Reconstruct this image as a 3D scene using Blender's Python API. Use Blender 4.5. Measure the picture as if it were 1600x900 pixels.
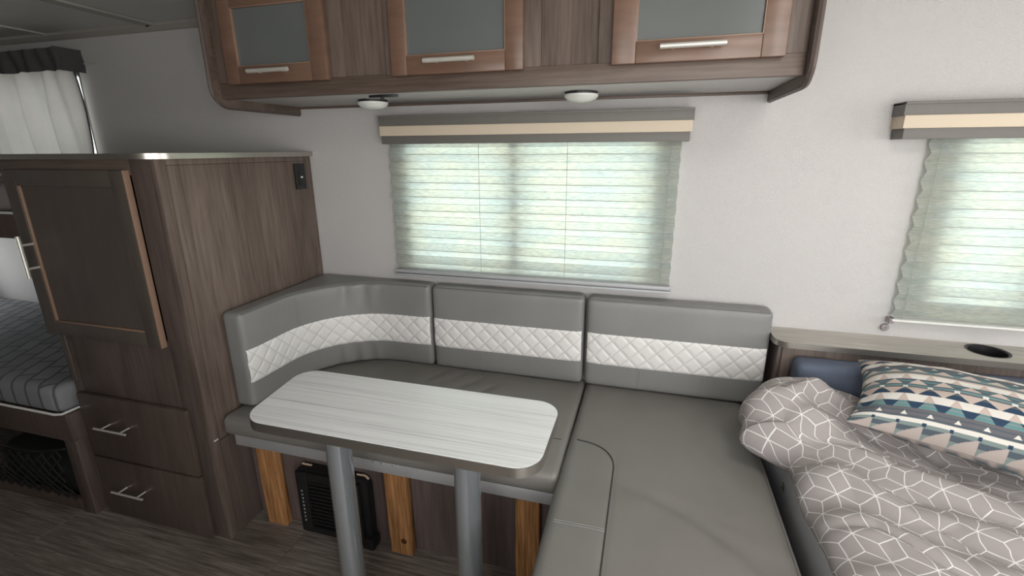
import bpy, bmesh, math, random
from mathutils import Vector, Matrix, noise
R_ = random.Random(7)
for o in list(bpy.data.objects): bpy.data.objects.remove(o)
SC = bpy.context.scene
COL = SC.collection
PI = math.pi

# ------------------------------------------------------------------ camera
def aim_camera():
    yaw, pitch, roll, fpx = 0.2783, 0.2810, -0.0058, 746.3
    f = Vector((-math.sin(yaw)*math.cos(pitch), math.cos(yaw)*math.cos(pitch), -math.sin(pitch)))
    r = Vector((math.cos(yaw), math.sin(yaw), 0)); u = r.cross(f)
    r2 = math.cos(roll)*r + math.sin(roll)*u; u2 = -math.sin(roll)*r + math.cos(roll)*u
    cd = bpy.data.cameras.new('camera'); cd.sensor_width = 36; cd.lens = fpx/1600*36; cd.clip_start = .02
    co = bpy.data.objects.new('camera', cd); COL.objects.link(co)
    m = Matrix((r2, u2, -f)).transposed().to_4x4(); m.translation = (0, 0, 1.35)
    co.matrix_world = m; SC.camera = co
aim_camera()

# ------------------------------------------------------------------ world, daylight, exposure
W = bpy.data.worlds.new('daylight'); SC.world = W; W.use_nodes = True
bg = W.node_tree.nodes['Background']; bg.inputs[1].default_value = 1.0
def sky():
    # plain bright overcast sky over sunlit ground, one horizon all the way round
    n, l = W.node_tree.nodes, W.node_tree.links; tc = n.new('ShaderNodeTexCoord'); sp = n.new('ShaderNodeSeparateXYZ'); r = n.new('ShaderNodeValToRGB'); mp = n.new('ShaderNodeMapRange')
    l.new(tc.outputs['Generated'], sp.inputs[0]); l.new(sp.outputs[2], mp.inputs[0]); mp.inputs[1].default_value = -.25; mp.inputs[2].default_value = .25
    l.new(mp.outputs[0], r.inputs[0]); r.color_ramp.elements[0].color = (2.65, 2.72, 2.5, 1); r.color_ramp.elements[1].color = (3.2, 3.38, 3.4, 1); l.new(r.outputs[0], bg.inputs[0])
sky()
def area(name, loc, rot, sx, sy, power, col=(1, .965, .945)):
    l = bpy.data.lights.new(name, 'AREA'); l.shape = 'RECTANGLE'; l.size = sx; l.size_y = sy; l.energy = power; l.color = col
    o = bpy.data.objects.new(name, l); COL.objects.link(o); o.location = loc; o.rotation_euler = rot; return o
XL_ = -3.66
# daylight in the openings of the side behind the camera, the nose of the trailer and the roof vent, plus two added fill lights
area('daylight_entry_door', (.82, -.66, 1.00), (PI/2, 0, 0), .66, 1.66, 18)
area('daylight_galley_window', (1.70, -.66, 1.25), (PI/2, 0, 0), .90, .62, 9)
area('daylight_nose_window', (2.62, .60, 1.25), (PI/2, 0, PI/2), 1.3, .70, 10)
area('fill_light_sink_side', (-.25, -.66, 1.25), (PI/2, 0, 0), .80, .50, 6)  # unseen fill added behind the camera to brighten the bench fronts
area('fill_light_bunk_end', (XL_+.02, 1.40, .80), (PI/2, 0, -PI/2), .50, .34, .45, (.9, .96, 1))  # invented source on the hidden left wall, lifts the dark bunk
area('daylight_roof_vent', (.55, .62, 1.90), (0, 0, 0), .36, .36, 5.0, (1, .98, .95))
SC.view_settings.view_transform = 'Standard'; SC.view_settings.look = 'None'
SC.view_settings.exposure = 0.0; SC.view_settings.gamma = 1; SC.view_settings.use_curve_mapping = False

# ------------------------------------------------------------------ material helpers
class NT:
    def __init__(s, name):
        s.m = bpy.data.materials.new(name); s.m.use_nodes = True; s.t = s.m.node_tree; s.n = s.t.nodes; s.l = s.t.links
        s.b = s.n['Principled BSDF']; s.out = s.n['Material Output']
    def new(s, typ, **kw):
        x = s.n.new(typ)
        for k, v in kw.items(): setattr(x, k, v)
        return x
    def set(s, inp, v):
        if isinstance(v, bpy.types.NodeSocket): s.l.new(v, inp)
        else: inp.default_value = v
    def math(s, op, a, b=0.0, c=0.0):
        x = s.new('ShaderNodeMath', operation=op); s.set(x.inputs[0], a); s.set(x.inputs[1], b); s.set(x.inputs[2], c); return x.outputs[0]
    def coord(s, kind='Object', scale=(1, 1, 1), loc=(0, 0, 0), rot=(0, 0, 0)):
        c = s.new('ShaderNodeTexCoord'); mp = s.new('ShaderNodeMapping'); s.l.new(c.outputs[kind], mp.inputs[0])
        mp.inputs['Scale'].default_value = scale; mp.inputs['Location'].default_value = loc; mp.inputs['Rotation'].default_value = rot
        return mp.outputs[0]
    def noise(s, vec, scale=5, detail=4, rough=.55, dist=0):
        x = s.new('ShaderNodeTexNoise'); s.l.new(vec, x.inputs['Vector']); x.inputs['Scale'].default_value = scale
        x.inputs['Detail'].default_value = detail; x.inputs['Roughness'].default_value = rough; x.inputs['Distortion'].default_value = dist
        return x.outputs['Fac']
    def ramp(s, fac, stops, interp='LINEAR'):
        x = s.new('ShaderNodeValToRGB'); s.set(x.inputs[0], fac); e = x.color_ramp.elements; x.color_ramp.interpolation = interp
        while len(e) < len(stops): e.new(.5)
        for el, (p, c) in zip(e, stops): el.position = p; el.color = (*c, 1)
        return x.outputs[0]
    def mix(s, fac, a, b, mode='MIX'):
        x = s.new('ShaderNodeMix', data_type='RGBA', blend_type=mode); s.set(x.inputs[0], fac)
        for i, v in ((6, a), (7, b)): s.set(x.inputs[i], v if isinstance(v, bpy.types.NodeSocket) else (*v, 1))
        return x.outputs[2]
    def bump(s, h, strength=.2, dist=.002):
        x = s.new('ShaderNodeBump'); s.set(x.inputs['Height'], h); x.inputs['Strength'].default_value = strength; x.inputs['Distance'].default_value = dist
        s.l.new(x.outputs[0], s.b.inputs['Normal']); return x
    def base(s, col, rough=.5, metal=0, spec=.5):
        s.set(s.b.inputs['Base Color'], col if isinstance(col, bpy.types.NodeSocket) else (*col, 1))
        s.set(s.b.inputs['Roughness'], rough); s.b.inputs['Metallic'].default_value = metal; s.b.inputs['Specular IOR Level'].default_value = spec
        return s.m
def plain(name, col, rough=.5, metal=0, spec=.5, var=.08, scale=30):
    t = NT(name); v = t.coord(); n = t.noise(v, scale, 3)
    c = t.mix(n, tuple(a*(1-var) for a in col), tuple(min(1, a*(1+var)) for a in col))
    return t.base(c, rough, metal, spec)
def wood(name, dark, light, axis='Z', rough=.45, fine=1.0, spec=.35, figure=.5):
    t = NT(name); i = 'XYZ'.index(axis)
    sc = [95*fine]*3; sc[i] = 5.0
    sc2 = [9*fine]*3; sc2[i] = 1.3
    a = t.noise(t.coord(scale=tuple(sc)), 1, 5, .6); b = t.noise(t.coord(scale=tuple(sc2), loc=(3, 1, 2)), 1, 4, .6, .9)
    f = t.math('ADD', t.math('MULTIPLY', a, 1-figure), t.math('MULTIPLY', b, figure))
    c = t.ramp(f, [(.36, dark), (.50, tuple((x+y)/2 for x, y in zip(dark, light))), (.64, light)])
    t.bump(a, .12, .001)
    return t.base(c, rough, 0, spec)
def leather(name, col, rough=.42, var=.12):
    t = NT(name); n = t.noise(t.coord(), 5, 4); c = t.mix(n, tuple(a*(1-var) for a in col), tuple(a*(1+var) for a in col))
    h = t.math('ADD', t.noise(t.coord(), 420, 2), t.math('MULTIPLY', t.noise(t.coord(), 40, 3), .5)); t.bump(h, .12, .001)
    return t.base(c, rough, 0, .45)
M = {}
def make_materials():
    # wall: vinyl with a fine woven print
    t = NT('wall_vinyl'); v = t.coord(); sp = t.new('ShaderNodeSeparateXYZ'); t.l.new(v, sp.inputs[0])
    wx = t.math('SINE', t.math('MULTIPLY', t.math('ADD', sp.outputs[0], sp.outputs[1]), 1250)); wz = t.math('SINE', t.math('MULTIPLY', sp.outputs[2], 1250))
    h = t.math('MULTIPLY', wx, wz); n = t.noise(v, 260, 2)
    hh = t.math('ADD', t.math('MULTIPLY', h, .35), n)
    c = t.mix(hh, (.43, .412, .405), (.60, .582, .575)); t.bump(hh, .4, .001); M['wall'] = t.base(c, .6, 0, .3)
    M['ceiling'] = plain('ceiling_vinyl', (.50, .49, .46), .5)
    M['ceil_trim'] = plain('ceiling_trim_plastic', (.33, .31, .28), .5)
    M['wood_side'] = wood('walnut_laminate_upright', (.085, .062, .052), (.185, .140, .118), 'Z', .5)
    M['wood_front'] = wood('walnut_face_upright', (.065, .047, .041), (.125, .094, .082), 'Z', .45)
    M['wood_x'] = wood('walnut_laminate_lengthwise', (.080, .056, .045), (.165, .122, .099), 'X', .42)
    M['wood_panel'] = wood('walnut_panel_upright', (.085, .061, .050), (.180, .134, .110), 'Z', .5)
    M['bench_panel'] = wood('walnut_bench_panel', (.10, .073, .067), (.175, .132, .122), 'Z', .6)
    M['door_red'] = wood('maple_door_stained', (.125, .070, .048), (.20, .118, .083), 'X', .33, .35, .5)
    M['door_dark'] = wood('maple_door_grey_stain', (.072, .058, .049), (.094, .077, .066), 'Z', .36, .3, .5)
    M['drawer'] = wood('maple_drawer_dark', (.060, .042, .035), (.105, .077, .065), 'Z', .36, .5, .5)
    M['edge_red'] = plain('stained_edge', (.26, .165, .115), .4)
    M['lamtop'] = wood('counter_laminate', (.30, .275, .24), (.52, .485, .435), 'X', .32, .6, .5)
    M['pine'] = wood('raw_pine_post', (.13, .048, .016), (.58, .30, .125), 'Z', .75, 1.25, .15, .35)
    M['leather'] = leather('grey_vinyl_leather', (.222, .219, .214))
    M['leather_seat'] = leather('grey_seat_vinyl', (.195, .184, .170))
    M['piping'] = leather('grey_piping', (.165, .16, .155))
    M['seam'] = plain('seam_thread', (.035, .033, .032), .7)
    M['stitch'] = plain('light_stitching', (.24, .235, .23), .6)
    t = NT('white_quilted_vinyl'); uv = t.new('ShaderNodeUVMap'); sp = t.new('ShaderNodeSeparateXYZ'); t.l.new(uv.outputs[0], sp.inputs[0]); ms = []
    for op in ('ADD', 'SUBTRACT'):
        f = t.math('FRACT', t.math('ADD', t.math('DIVIDE', t.math(op, sp.outputs[0], sp.outputs[1]), .064), 40.0)); ms.append(t.math('MINIMUM', f, t.math('SUBTRACT', 1.0, f)))
    ln = t.math('LESS_THAN', t.math('MINIMUM', *ms), .022); n = t.noise(t.coord(), 8, 3)
    t.bump(t.noise(t.coord(), 420, 2), .1, .001); M['white_quilt'] = t.base(t.mix(t.math('MULTIPLY', ln, .6), t.mix(n, (.70, .68, .665), (.78, .76, .745)), (.36, .34, .33)), .45, 0, .4)
    M['chrome'] = plain('brushed_steel', (.55, .56, .57), .26, 1, .5, .05)
    M['alu'] = plain('aluminium_strip', (.74, .75, .77), .42, .7, .5, .06, 8)
    M['leg_metal'] = plain('grey_lacquered_tube', (.50, .54, .57), .22, .75, .5, .03)
    M['nickel'] = plain('satin_nickel', (.78, .75, .69), .35, .6)
    M['edge_metal'] = plain('metal_edge_band', (.50, .47, .43), .30, .95)
    M['black'] = plain('black_plastic', (.012, .012, .013), .42)
    M['black_net'] = plain('black_cord', (.008, .008, .008), .8)
    M['white_pl'] = plain('white_plastic', (.72, .72, .69), .35)
    M['grey_pl'] = plain('grey_plastic_rail', (.40, .41, .42), .4)
    M['lilac_pl'] = plain('hold_down_plastic', (.30, .26, .27), .35)
    M['foam'] = plain('torn_edge', (.68, .50, .36), .9)
    M['frame_al'] = plain('dark_window_frame', (.10, .10, .105), .4, .3)
    M['val_grey'] = plain('valance_grey', (.155, .145, .132), .55)
    M['val_cream'] = plain('valance_cream', (.66, .56, .44), .7, 0, .3, .04, 200)
    M['cord'] = plain('shade_cord', (.35, .35, .33), .8)
    M['knot'] = plain('pine_knot', (.085, .035, .015), .8, 0, .1)
    M['crease'] = plain('pleat_crease', (.42, .43, .41), .8)
    M['blue'] = plain('blue_grey_fabric', (.115, .135, .185), .85, 0, .2, .1, 60)
    M['mat_side'] = plain('mattress_side_fabric', (.52, .52, .54), .85, 0, .2, .08, 200)
    M['curt_dark'] = plain('curtain_header_fabric', (.085, .08, .082), .9, 0, .2, .15, 20)
    M['inner'] = plain('cabinet_inside', (.06, .055, .05), .7)
    M['storage'] = plain('storage_liner', (.10, .10, .10), .9)
    M['leaf'] = plain('dry_leaf', (.09, .11, .07), .8)
    M['bunkpillow'] = plain('dusty_fabric', (.26, .225, .22), .9, 0, .2, .15, 15)
    # glass (thin pane) and frosted cabinet glass
    t = NT('window_glass'); tr = t.new('ShaderNodeBsdfTransparent'); gl = t.new('ShaderNodeBsdfGlossy'); gl.inputs['Roughness'].default_value = .02
    tr.inputs[0].default_value = (.93, .95, .94, 1); mx = t.new('ShaderNodeMixShader'); mx.inputs[0].default_value = .06
    t.l.new(tr.outputs[0], mx.inputs[1]); t.l.new(gl.outputs[0], mx.inputs[2]); t.l.new(mx.outputs[0], t.out.inputs[0]); M['glass'] = t.m
    t = NT('smoked_cabinet_glass'); n = t.noise(t.coord(), 3, 2); c = t.mix(n, (.105, .114, .113), (.135, .144, .143)); M['cab_glass'] = t.base(c, .07, 0, .9)
    # pleated shade: crinkled translucent cloth; colour streaks also paint in sunlit foliage outside
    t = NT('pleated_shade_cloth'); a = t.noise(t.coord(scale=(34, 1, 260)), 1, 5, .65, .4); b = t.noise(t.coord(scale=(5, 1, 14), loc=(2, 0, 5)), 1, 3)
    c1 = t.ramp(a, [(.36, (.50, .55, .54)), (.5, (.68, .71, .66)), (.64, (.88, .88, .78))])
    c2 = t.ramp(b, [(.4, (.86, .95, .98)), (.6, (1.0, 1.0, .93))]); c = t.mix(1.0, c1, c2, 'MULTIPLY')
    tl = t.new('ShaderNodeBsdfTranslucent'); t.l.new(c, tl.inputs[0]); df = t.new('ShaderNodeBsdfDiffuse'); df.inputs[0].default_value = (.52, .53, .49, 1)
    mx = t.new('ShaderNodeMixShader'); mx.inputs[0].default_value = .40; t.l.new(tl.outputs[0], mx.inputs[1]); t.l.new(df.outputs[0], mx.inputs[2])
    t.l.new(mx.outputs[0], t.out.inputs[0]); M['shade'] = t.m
    # light curtain
    t = NT('curtain_cloth'); n = t.noise(t.coord(), 9, 3); c = t.mix(n, (.60, .57, .56), (.74, .71, .69))
    tl = t.new('ShaderNodeBsdfTranslucent'); t.l.new(c, tl.inputs[0]); df = t.new('ShaderNodeBsdfDiffuse'); t.l.new(c, df.inputs[0])
    mx = t.new('ShaderNodeMixShader'); mx.inputs[0].default_value = .82; t.l.new(tl.outputs[0], mx.inputs[1]); t.l.new(df.outputs[0], mx.inputs[2])
    t.l.new(mx.outputs[0], t.out.inputs[0]); M['curtain'] = t.m
    # table laminate: white with fine grey streaks lengthwise
    t = NT('table_laminate'); a = t.noise(t.coord(scale=(2.2, 380, 1)), 1, 4, .7); b = t.noise(t.coord(scale=(1.2, 30, 1), loc=(4, 2, 0)), 1, 3)
    f = t.math('ADD', t.math('MULTIPLY', a, .82), t.math('MULTIPLY', b, .18))
    c = t.ramp(f, [(.33, (.44, .44, .44)), (.43, (.76, .765, .77)), (.56, (.88, .885, .89))]); M['table'] = t.base(c, .3, 0, .5)
    # floor vinyl: grey-brown streaks
    t = NT('floor_vinyl'); a = t.noise(t.coord(scale=(4.5, 95, 1)), 1, 5, .7, .3); b = t.noise(t.coord(scale=(2, 16, 1), loc=(1, 5, 0)), 1, 4)
    f = t.math('ADD', t.math('MULTIPLY', a, .75), t.math('MULTIPLY', b, .25))
    c = t.ramp(f, [(.36, (.088, .072, .060)), (.5, (.185, .156, .133)), (.64, (.32, .278, .245))]); t.bump(a, .15, .001); M['floor'] = t.base(c, .45, 0, .35)
    M['seamfill'] = plain('floor_seam', (.21, .19, .17), .6)
    # bunk mattress: quilted grey with a basket-weave stitch
    t = NT('bunk_mattress_cloth'); br = t.new('ShaderNodeTexBrick'); t.l.new(t.coord(scale=(1, 1, 1), rot=(0, 0, 1.0)), br.inputs['Vector'])
    br.inputs['Scale'].default_value = 4.2; br.inputs['Mortar Size'].default_value = .035; br.inputs['Mortar Smooth'].default_value = 1
    br.inputs['Color1'].default_value = (.20, .20, .21, 1); br.inputs['Color2'].default_value = (.27, .27, .285, 1); br.inputs['Mortar'].default_value = (.085, .085, .09, 1)
    t.bump(br.outputs['Fac'], -.5, .006); M['bunk_mat'] = t.base(br.outputs['Color'], .85, 0, .2)
    M['duvet'] = duvet_material()
    t = NT('pillow_print'); at = t.new('ShaderNodeAttribute'); at.attribute_name = 'print'; t.bump(t.noise(t.coord(), 700, 2), .2, .0006); M['pillow'] = t.base(at.outputs['Color'], .85, 0, .15)
def duvet_material():
    t = NT('duvet_cube_print'); uv = t.new('ShaderNodeUVMap'); nz = t.new('ShaderNodeTexNoise'); t.l.new(uv.outputs[0], nz.inputs['Vector']); nz.inputs['Scale'].default_value = 6
    vm = t.new('ShaderNodeVectorMath', operation='MULTIPLY_ADD'); t.l.new(nz.outputs['Color'], vm.inputs[0]); vm.inputs[1].default_value = (.014, .014, 0); t.l.new(uv.outputs[0], vm.inputs[2])
    sp = t.new('ShaderNodeSeparateXYZ'); t.l.new(vm.outputs[0], sp.inputs[0]); m = t.math
    K = 1/.072; px = m('MULTIPLY', m('ADD', sp.outputs[0], 3.0), K); py = m('MULTIPLY', m('ADD', sp.outputs[1], 3.0), K); S3 = math.sqrt(3)
    ax = m('SUBTRACT', m('MODULO', px, 1.0), .5); ay = m('SUBTRACT', m('MODULO', py, S3), S3/2)
    bx = m('SUBTRACT', m('MODULO', m('ADD', px, .5), 1.0), .5); by = m('SUBTRACT', m('MODULO', m('ADD', py, S3/2), S3), S3/2)
    la = m('ADD', m('MULTIPLY', ax, ax), m('MULTIPLY', ay, ay)); lb = m('ADD', m('MULTIPLY', bx, bx), m('MULTIPLY', by, by))
    s = m('LESS_THAN', la, lb); ns = m('SUBTRACT', 1.0, s)
    gx = m('ADD', m('MULTIPLY', ax, s), m('MULTIPLY', bx, ns)); gy = m('ADD', m('MULTIPLY', ay, s), m('MULTIPLY', by, ns))
    hx = m('ABSOLUTE', gx); hd = m('MAXIMUM', hx, m('ADD', m('MULTIPLY', hx, .5), m('MULTIPLY', m('ABSOLUTE', gy), S3/2)))
    d = m('SUBTRACT', .5, hd)
    for k in range(3):
        an = PI/2 + k*2*PI/3; cx, cy = math.cos(an), math.sin(an)
        cr = m('ABSOLUTE', m('SUBTRACT', m('MULTIPLY', gx, cy), m('MULTIPLY', gy, cx)))
        dt = m('ADD', m('MULTIPLY', gx, cx), m('MULTIPLY', gy, cy))
        d = m('MINIMUM', d, m('ADD', cr, m('MULTIPLY', m('LESS_THAN', dt, 0.0), 9.0)))
    mr = t.new('ShaderNodeMapRange'); t.l.new(d, mr.inputs[0]); mr.inputs[1].default_value = .006; mr.inputs[2].default_value = .020; mr.inputs[3].default_value = 1; mr.inputs[4].default_value = 0
    n = t.noise(uv.outputs[0], 4, 3); g = t.mix(n, (.285, .252, .248), (.355, .322, .316)); c = t.mix(mr.outputs[0], g, (.72, .70, .68))
    t.bump(t.noise(uv.outputs[0], 60, 3), .12, .002)
    return t.base(c, .8, 0, .2)
make_materials()

# ------------------------------------------------------------------ object helpers
ROOT = {}
def thing(name, label, cat, loc=(0, 0, 0), group=None):
    o = bpy.data.objects.new(name, None); COL.objects.link(o); o.empty_display_size = .1; o.location = loc
    o['label'] = label; o['category'] = cat
    if group: o['group'] = group
    ROOT[o.name] = Vector(loc); return o
def obj(name, bm, mat, parent=None, smooth=True, label=None):
    """links a bmesh given in world metres as one mesh object"""
    me = bpy.data.meshes.new(name)
    off = ROOT.get(parent.name, Vector()) if parent else Vector()
    if parent is None:
        xs = [v.co for v in bm.verts]; off = Vector(((min(c.x for c in xs)+max(c.x for c in xs))/2, (min(c.y for c in xs)+max(c.y for c in xs))/2, min(c.z for c in xs)))
    bmesh.ops.translate(bm, verts=bm.verts, vec=-off)
    bmesh.ops.recalc_face_normals(bm, faces=bm.faces)
    for f in bm.faces: f.smooth = smooth
    bm.to_mesh(me); bm.free(); me.materials.append(M[mat] if isinstance(mat, str) else mat)
    o = bpy.data.objects.new(name, me); COL.objects.link(o)
    if parent: o.parent = parent; ROOT[o.name] = off
    else: o.location = off; ROOT[o.name] = off
    if label: o['label'] = label
    if smooth:
        try: me.set_sharp_from_angle(angle=math.radians(38))
        except Exception: pass
    return o
def tag(o, label, cat, group=None, kind=None):
    o['label'] = label; o['category'] = cat
    if group: o['group'] = group
    if kind: o['kind'] = kind
    return o
def struct(name, bm, mat, parent=None, smooth=False):
    o = obj(name, bm, mat, parent, smooth)
    if parent is None: o['kind'] = 'structure'
    return o
def B(): return bmesh.new()
def box(x0, x1, y0, y1, z0, z1, bev=0.0, seg=2, bm=None):
    b = bmesh.new(); bmesh.ops.create_cube(b, size=1)
    for v in b.verts: v.co = Vector((x0+(v.co.x+.5)*(x1-x0), y0+(v.co.y+.5)*(y1-y0), z0+(v.co.z+.5)*(z1-z0)))
    if bev > 0: bmesh.ops.bevel(b, geom=list(b.edges), offset=bev, segments=seg, profile=.5, affect='EDGES')
    if bm is None: return b
    join(bm, b); return bm
def join(dst, src):
    m = {v: dst.verts.new(v.co) for v in src.verts}
    for f in src.faces: dst.faces.new([m[v] for v in f.verts])
    src.free(); return dst
def boxes(*specs, bev=0.0):
    bm = B()
    for s in specs: box(*s, bev=bev, bm=bm)
    return bm
def tube(pts, r, n=8, bm=None, closed=False, caps=True):
    bm = bm or B(); P = [Vector(p) for p in pts]; N = len(P); rings = []
    rad = r if callable(r) else (lambda i: r)
    up = None
    for i in range(N):
        if closed: d = P[(i+1) % N]-P[i-1]
        else: d = P[min(i+1, N-1)]-P[max(i-1, 0)]
        d.normalize()
        if up is None: up = Vector((0, 0, 1)) if abs(d.z) < .9 else Vector((1, 0, 0))
        a = d.cross(up); a.normalize(); c = a.cross(d); up = c
        rings.append([bm.verts.new(P[i]+rad(i)*(math.cos(2*PI*k/n)*a+math.sin(2*PI*k/n)*c)) for k in range(n)])
    for i in range(N if closed else N-1):
        A, C = rings[i], rings[(i+1) % N]
        for k in range(n): bm.faces.new((A[k], A[(k+1) % n], C[(k+1) % n], C[k]))
    if not closed and caps: bm.faces.new(rings[0][::-1]); bm.faces.new(rings[-1])
    return bm
def lathe(c, prof, n=28, bm=None, axis='Z'):
    bm = bm or B(); rings = []
    for r, h in prof:
        ring = []
        for k in range(n):
            a = 2*PI*k/n; u, v = r*math.cos(a), r*math.sin(a)
            p = (u, v, h) if axis == 'Z' else ((u, h, v) if axis == 'Y' else (h, u, v))
            ring.append(bm.verts.new(Vector(c)+Vector(p)))
        rings.append(ring)
    for A, C in zip(rings, rings[1:]):
        for k in range(n): bm.faces.new((A[k], A[(k+1) % n], C[(k+1) % n], C[k]))
    bm.faces.new(rings[0][::-1]); bm.faces.new(rings[-1]); return bm
def prism(poly, axis, a0, a1, bm=None, bev=0):
    """poly in the two other axes, extruded along axis from a0 to a1"""
    b = B()
    def P(p, a): return {'X': (a, p[0], p[1]), 'Y': (p[0], a, p[1]), 'Z': (p[0], p[1], a)}[axis]
    lo = [b.verts.new(P(p, a0)) for p in poly]; hi = [b.verts.new(P(p, a1)) for p in poly]; n = len(poly)
    b.faces.new(lo[::-1]); b.faces.new(hi)
    for k in range(n): b.faces.new((lo[k], lo[(k+1) % n], hi[(k+1) % n], hi[k]))
    if bev: 
        es = [e for e in b.edges if any(f.verts[:] and len(f.verts) == n for f in e.link_faces)]
        bmesh.ops.bevel(b, geom=es, offset=bev, segments=2, profile=.5, affect='EDGES')
    if bm is None: return b
    join(bm, b); return bm
def rrect(x0, x1, y0, y1, rad, n=8):
    """rounded rectangle outline; rad = four radii for (x1,y1),(x0,y1),(x0,y0),(x1,y0)"""
    if not isinstance(rad, (tuple, list)): rad = (rad,)*4
    out = []
    for (cx, cy, sx, sy, a0), r in zip(((x1, y1, -1, -1, 0), (x0, y1, 1, -1, PI/2), (x0, y0, 1, 1, PI), (x1, y0, -1, 1, 1.5*PI)), rad):
        if r <= 0: out.append((cx, cy)); continue
        for k in range(n+1):
            a = a0+PI/2*k/n; out.append((cx+sx*r+r*math.cos(a), cy+sy*r+r*math.sin(a)))
    return out
def frame_poly(x0, x1, z0, z1, w, y0, y1, bev=.002):
    """picture-frame of four pieces in the XZ plane; w = (left, right, bottom, top)"""
    l, r, b, t = w
    return boxes((x0, x0+l, y0, y1, z0, z1), (x1-r, x1, y0, y1, z0, z1), (x0+l, x1-r, y0, y1, z0, z0+b), (x0+l, x1-r, y0, y1, z1-t, z1), bev=bev)
def rbox(dx, dy, dz, r, n, fn):
    """rounded, subdivided box on [0,dx]x[0,dy]x[0,dz]; fn maps (point, params) to world"""
    bm = B(); cache = {}
    def axis_list(L, k, rr):
        e = [0, rr*.12, rr*.32, rr*.6, rr]; mid = [rr+(L-2*rr)*i/k for i in range(1, k)]
        return e+mid+[L-q for q in e[::-1]]
    AX = [axis_list(dx, n[0], r), axis_list(dy, n[1], r), axis_list(dz, n[2], r)]
    D = (dx, dy, dz)
    def vert(p):
        key = tuple(round(q, 6) for q in p)
        if key not in cache:
            inner = Vector([min(max(q, r), L-r) for q, L in zip(p, D)]); d = Vector(p)-inner
            q = inner+d.normalized()*r if d.length > 1e-9 else Vector(p)
            cache[key] = bm.verts.new(fn(q))
        return cache[key]
    for ax in range(3):
        u, v = [i for i in range(3) if i != ax]
        for val in (0, D[ax]):
            for i in range(len(AX[u])-1):
                for j in range(len(AX[v])-1):
                    q = []
                    for a, b in ((i, j), (i+1, j), (i+1, j+1), (i, j+1)):
                        p = [0, 0, 0]; p[ax] = val; p[u] = AX[u][a]; p[v] = AX[v][b]; q.append(vert(p))
                    if len(set(q)) == 4: bm.faces.new(q)
    return bm
def grid(nu, nv, fn, bm=None, uv=None):
    bm = bm or B(); lay = bm.loops.layers.uv.new('UVMap') if uv else None; V = [[bm.verts.new(fn(i/nu, j/nv)) for j in range(nv+1)] for i in range(nu+1)]
    for i in range(nu):
        for j in range(nv):
            f = bm.faces.new((V[i][j], V[i+1][j], V[i+1][j+1], V[i][j+1]))
            if uv:
                for lp, (a, b) in zip(f.loops, ((i, j), (i+1, j), (i+1, j+1), (i, j+1))): lp[lay].uv = uv(a/nu, b/nv)
    return bm
def sm(a, b, x):
    t = min(1, max(0, (x-a)/(b-a))); return t*t*(3-2*t)

# ------------------------------------------------------------------ the room
D = 1.752; XL, XR, YR, ZC = -3.66, 2.62, -.66, 1.868
WIN = [(-.935, .025, .885, 1.42), (.845, 1.385, .86, 1.42), (-3.25, -2.565, 1.16, 1.715)]
def wall_with_holes(axis, a0, a1, z0, z1, c0, c1, holes):
    bm = B(); xs = sorted({a0, a1, *[h[0] for h in holes], *[h[1] for h in holes]}); zs = sorted({z0, z1, *[h[2] for h in holes], *[h[3] for h in holes]})
    for i in range(len(xs)-1):
        for j in range(len(zs)-1):
            mx, mz = (xs[i]+xs[i+1])/2, (zs[j]+zs[j+1])/2
            if any(h[0] < mx < h[1] and h[2] < mz < h[3] for h in holes): continue
            s = (xs[i], xs[i+1], c0, c1) if axis == 'X' else (c0, c1, xs[i], xs[i+1])
            box(*s, zs[j], zs[j+1], bm=bm)
    bmesh.ops.remove_doubles(bm, verts=bm.verts, dist=1e-5)
    seen = {}
    for f in list(bm.faces):
        k = tuple(sorted(v.index for v in f.verts))
        bm.verts.index_update()
    bm.verts.index_update()
    for f in list(bm.faces): seen.setdefault(tuple(sorted(v.index for v in f.verts)), []).append(f)
    bmesh.ops.delete(bm, geom=[f for fs in seen.values() if len(fs) > 1 for f in fs], context='FACES')
    return bm
struct('wall_back', wall_with_holes('X', XL, XR, 0, ZC, D, D+.045, WIN), 'wall')
struct('wall_left', wall_with_holes('Y', YR, D, 0, ZC, XL-.045, XL, [(1.15, 1.65, .63, .97)]), 'wall')
struct('wall_right', wall_with_holes('Y', YR, D, 0, ZC, XR, XR+.045, [(-.05, 1.25, .90, 1.60)]), 'wall')
struct('wall_front', wall_with_holes('X', XL, XR, 0, ZC, YR-.045, YR, [(.49, 1.15, .17, 1.83), (1.25, 2.15, .94, 1.56), (-.65, .15, 1.0, 1.5)]), 'wall')
def ceiling():
    bm = wall_with_holes('X', XL, XR, YR, D, ZC, ZC+.04, [(.37, .73, .44, .80)])
    for v in bm.verts: v.co = Vector((v.co.x, v.co.z, v.co.y))
    struct('ceiling', bm, 'ceiling')
ceiling()
struct('trim_1', box(-2.09, -2.035, YR, D, ZC-.010, ZC, .003), 'ceil_trim')
struct('trim_2', box(-2.695, -2.675, YR, D, ZC-.006, ZC, .002), 'ceiling')
struct('trim_3', prism([(D, ZC), (D-.030, ZC), (D-.026, ZC-.010), (D-.010, ZC-.022), (D, ZC-.026)], 'X', XL, XR), 'ceil_trim')
struct('trim_4', boxes((-2.545, -2.43, D-.008, D, 1.735, 1.741), bev=.001), 'ceiling')
def ceiling_screw():
    o = obj('ceiling_screw', lathe((-2.06, D-.04, ZC-.017), [(.002, 0), (.006, .001), (.006, .004), (.003, .007)], 10), 'black'); tag(o, 'tiny dark screw head at the end of the ceiling batten', 'screw')
ceiling_screw()
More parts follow.
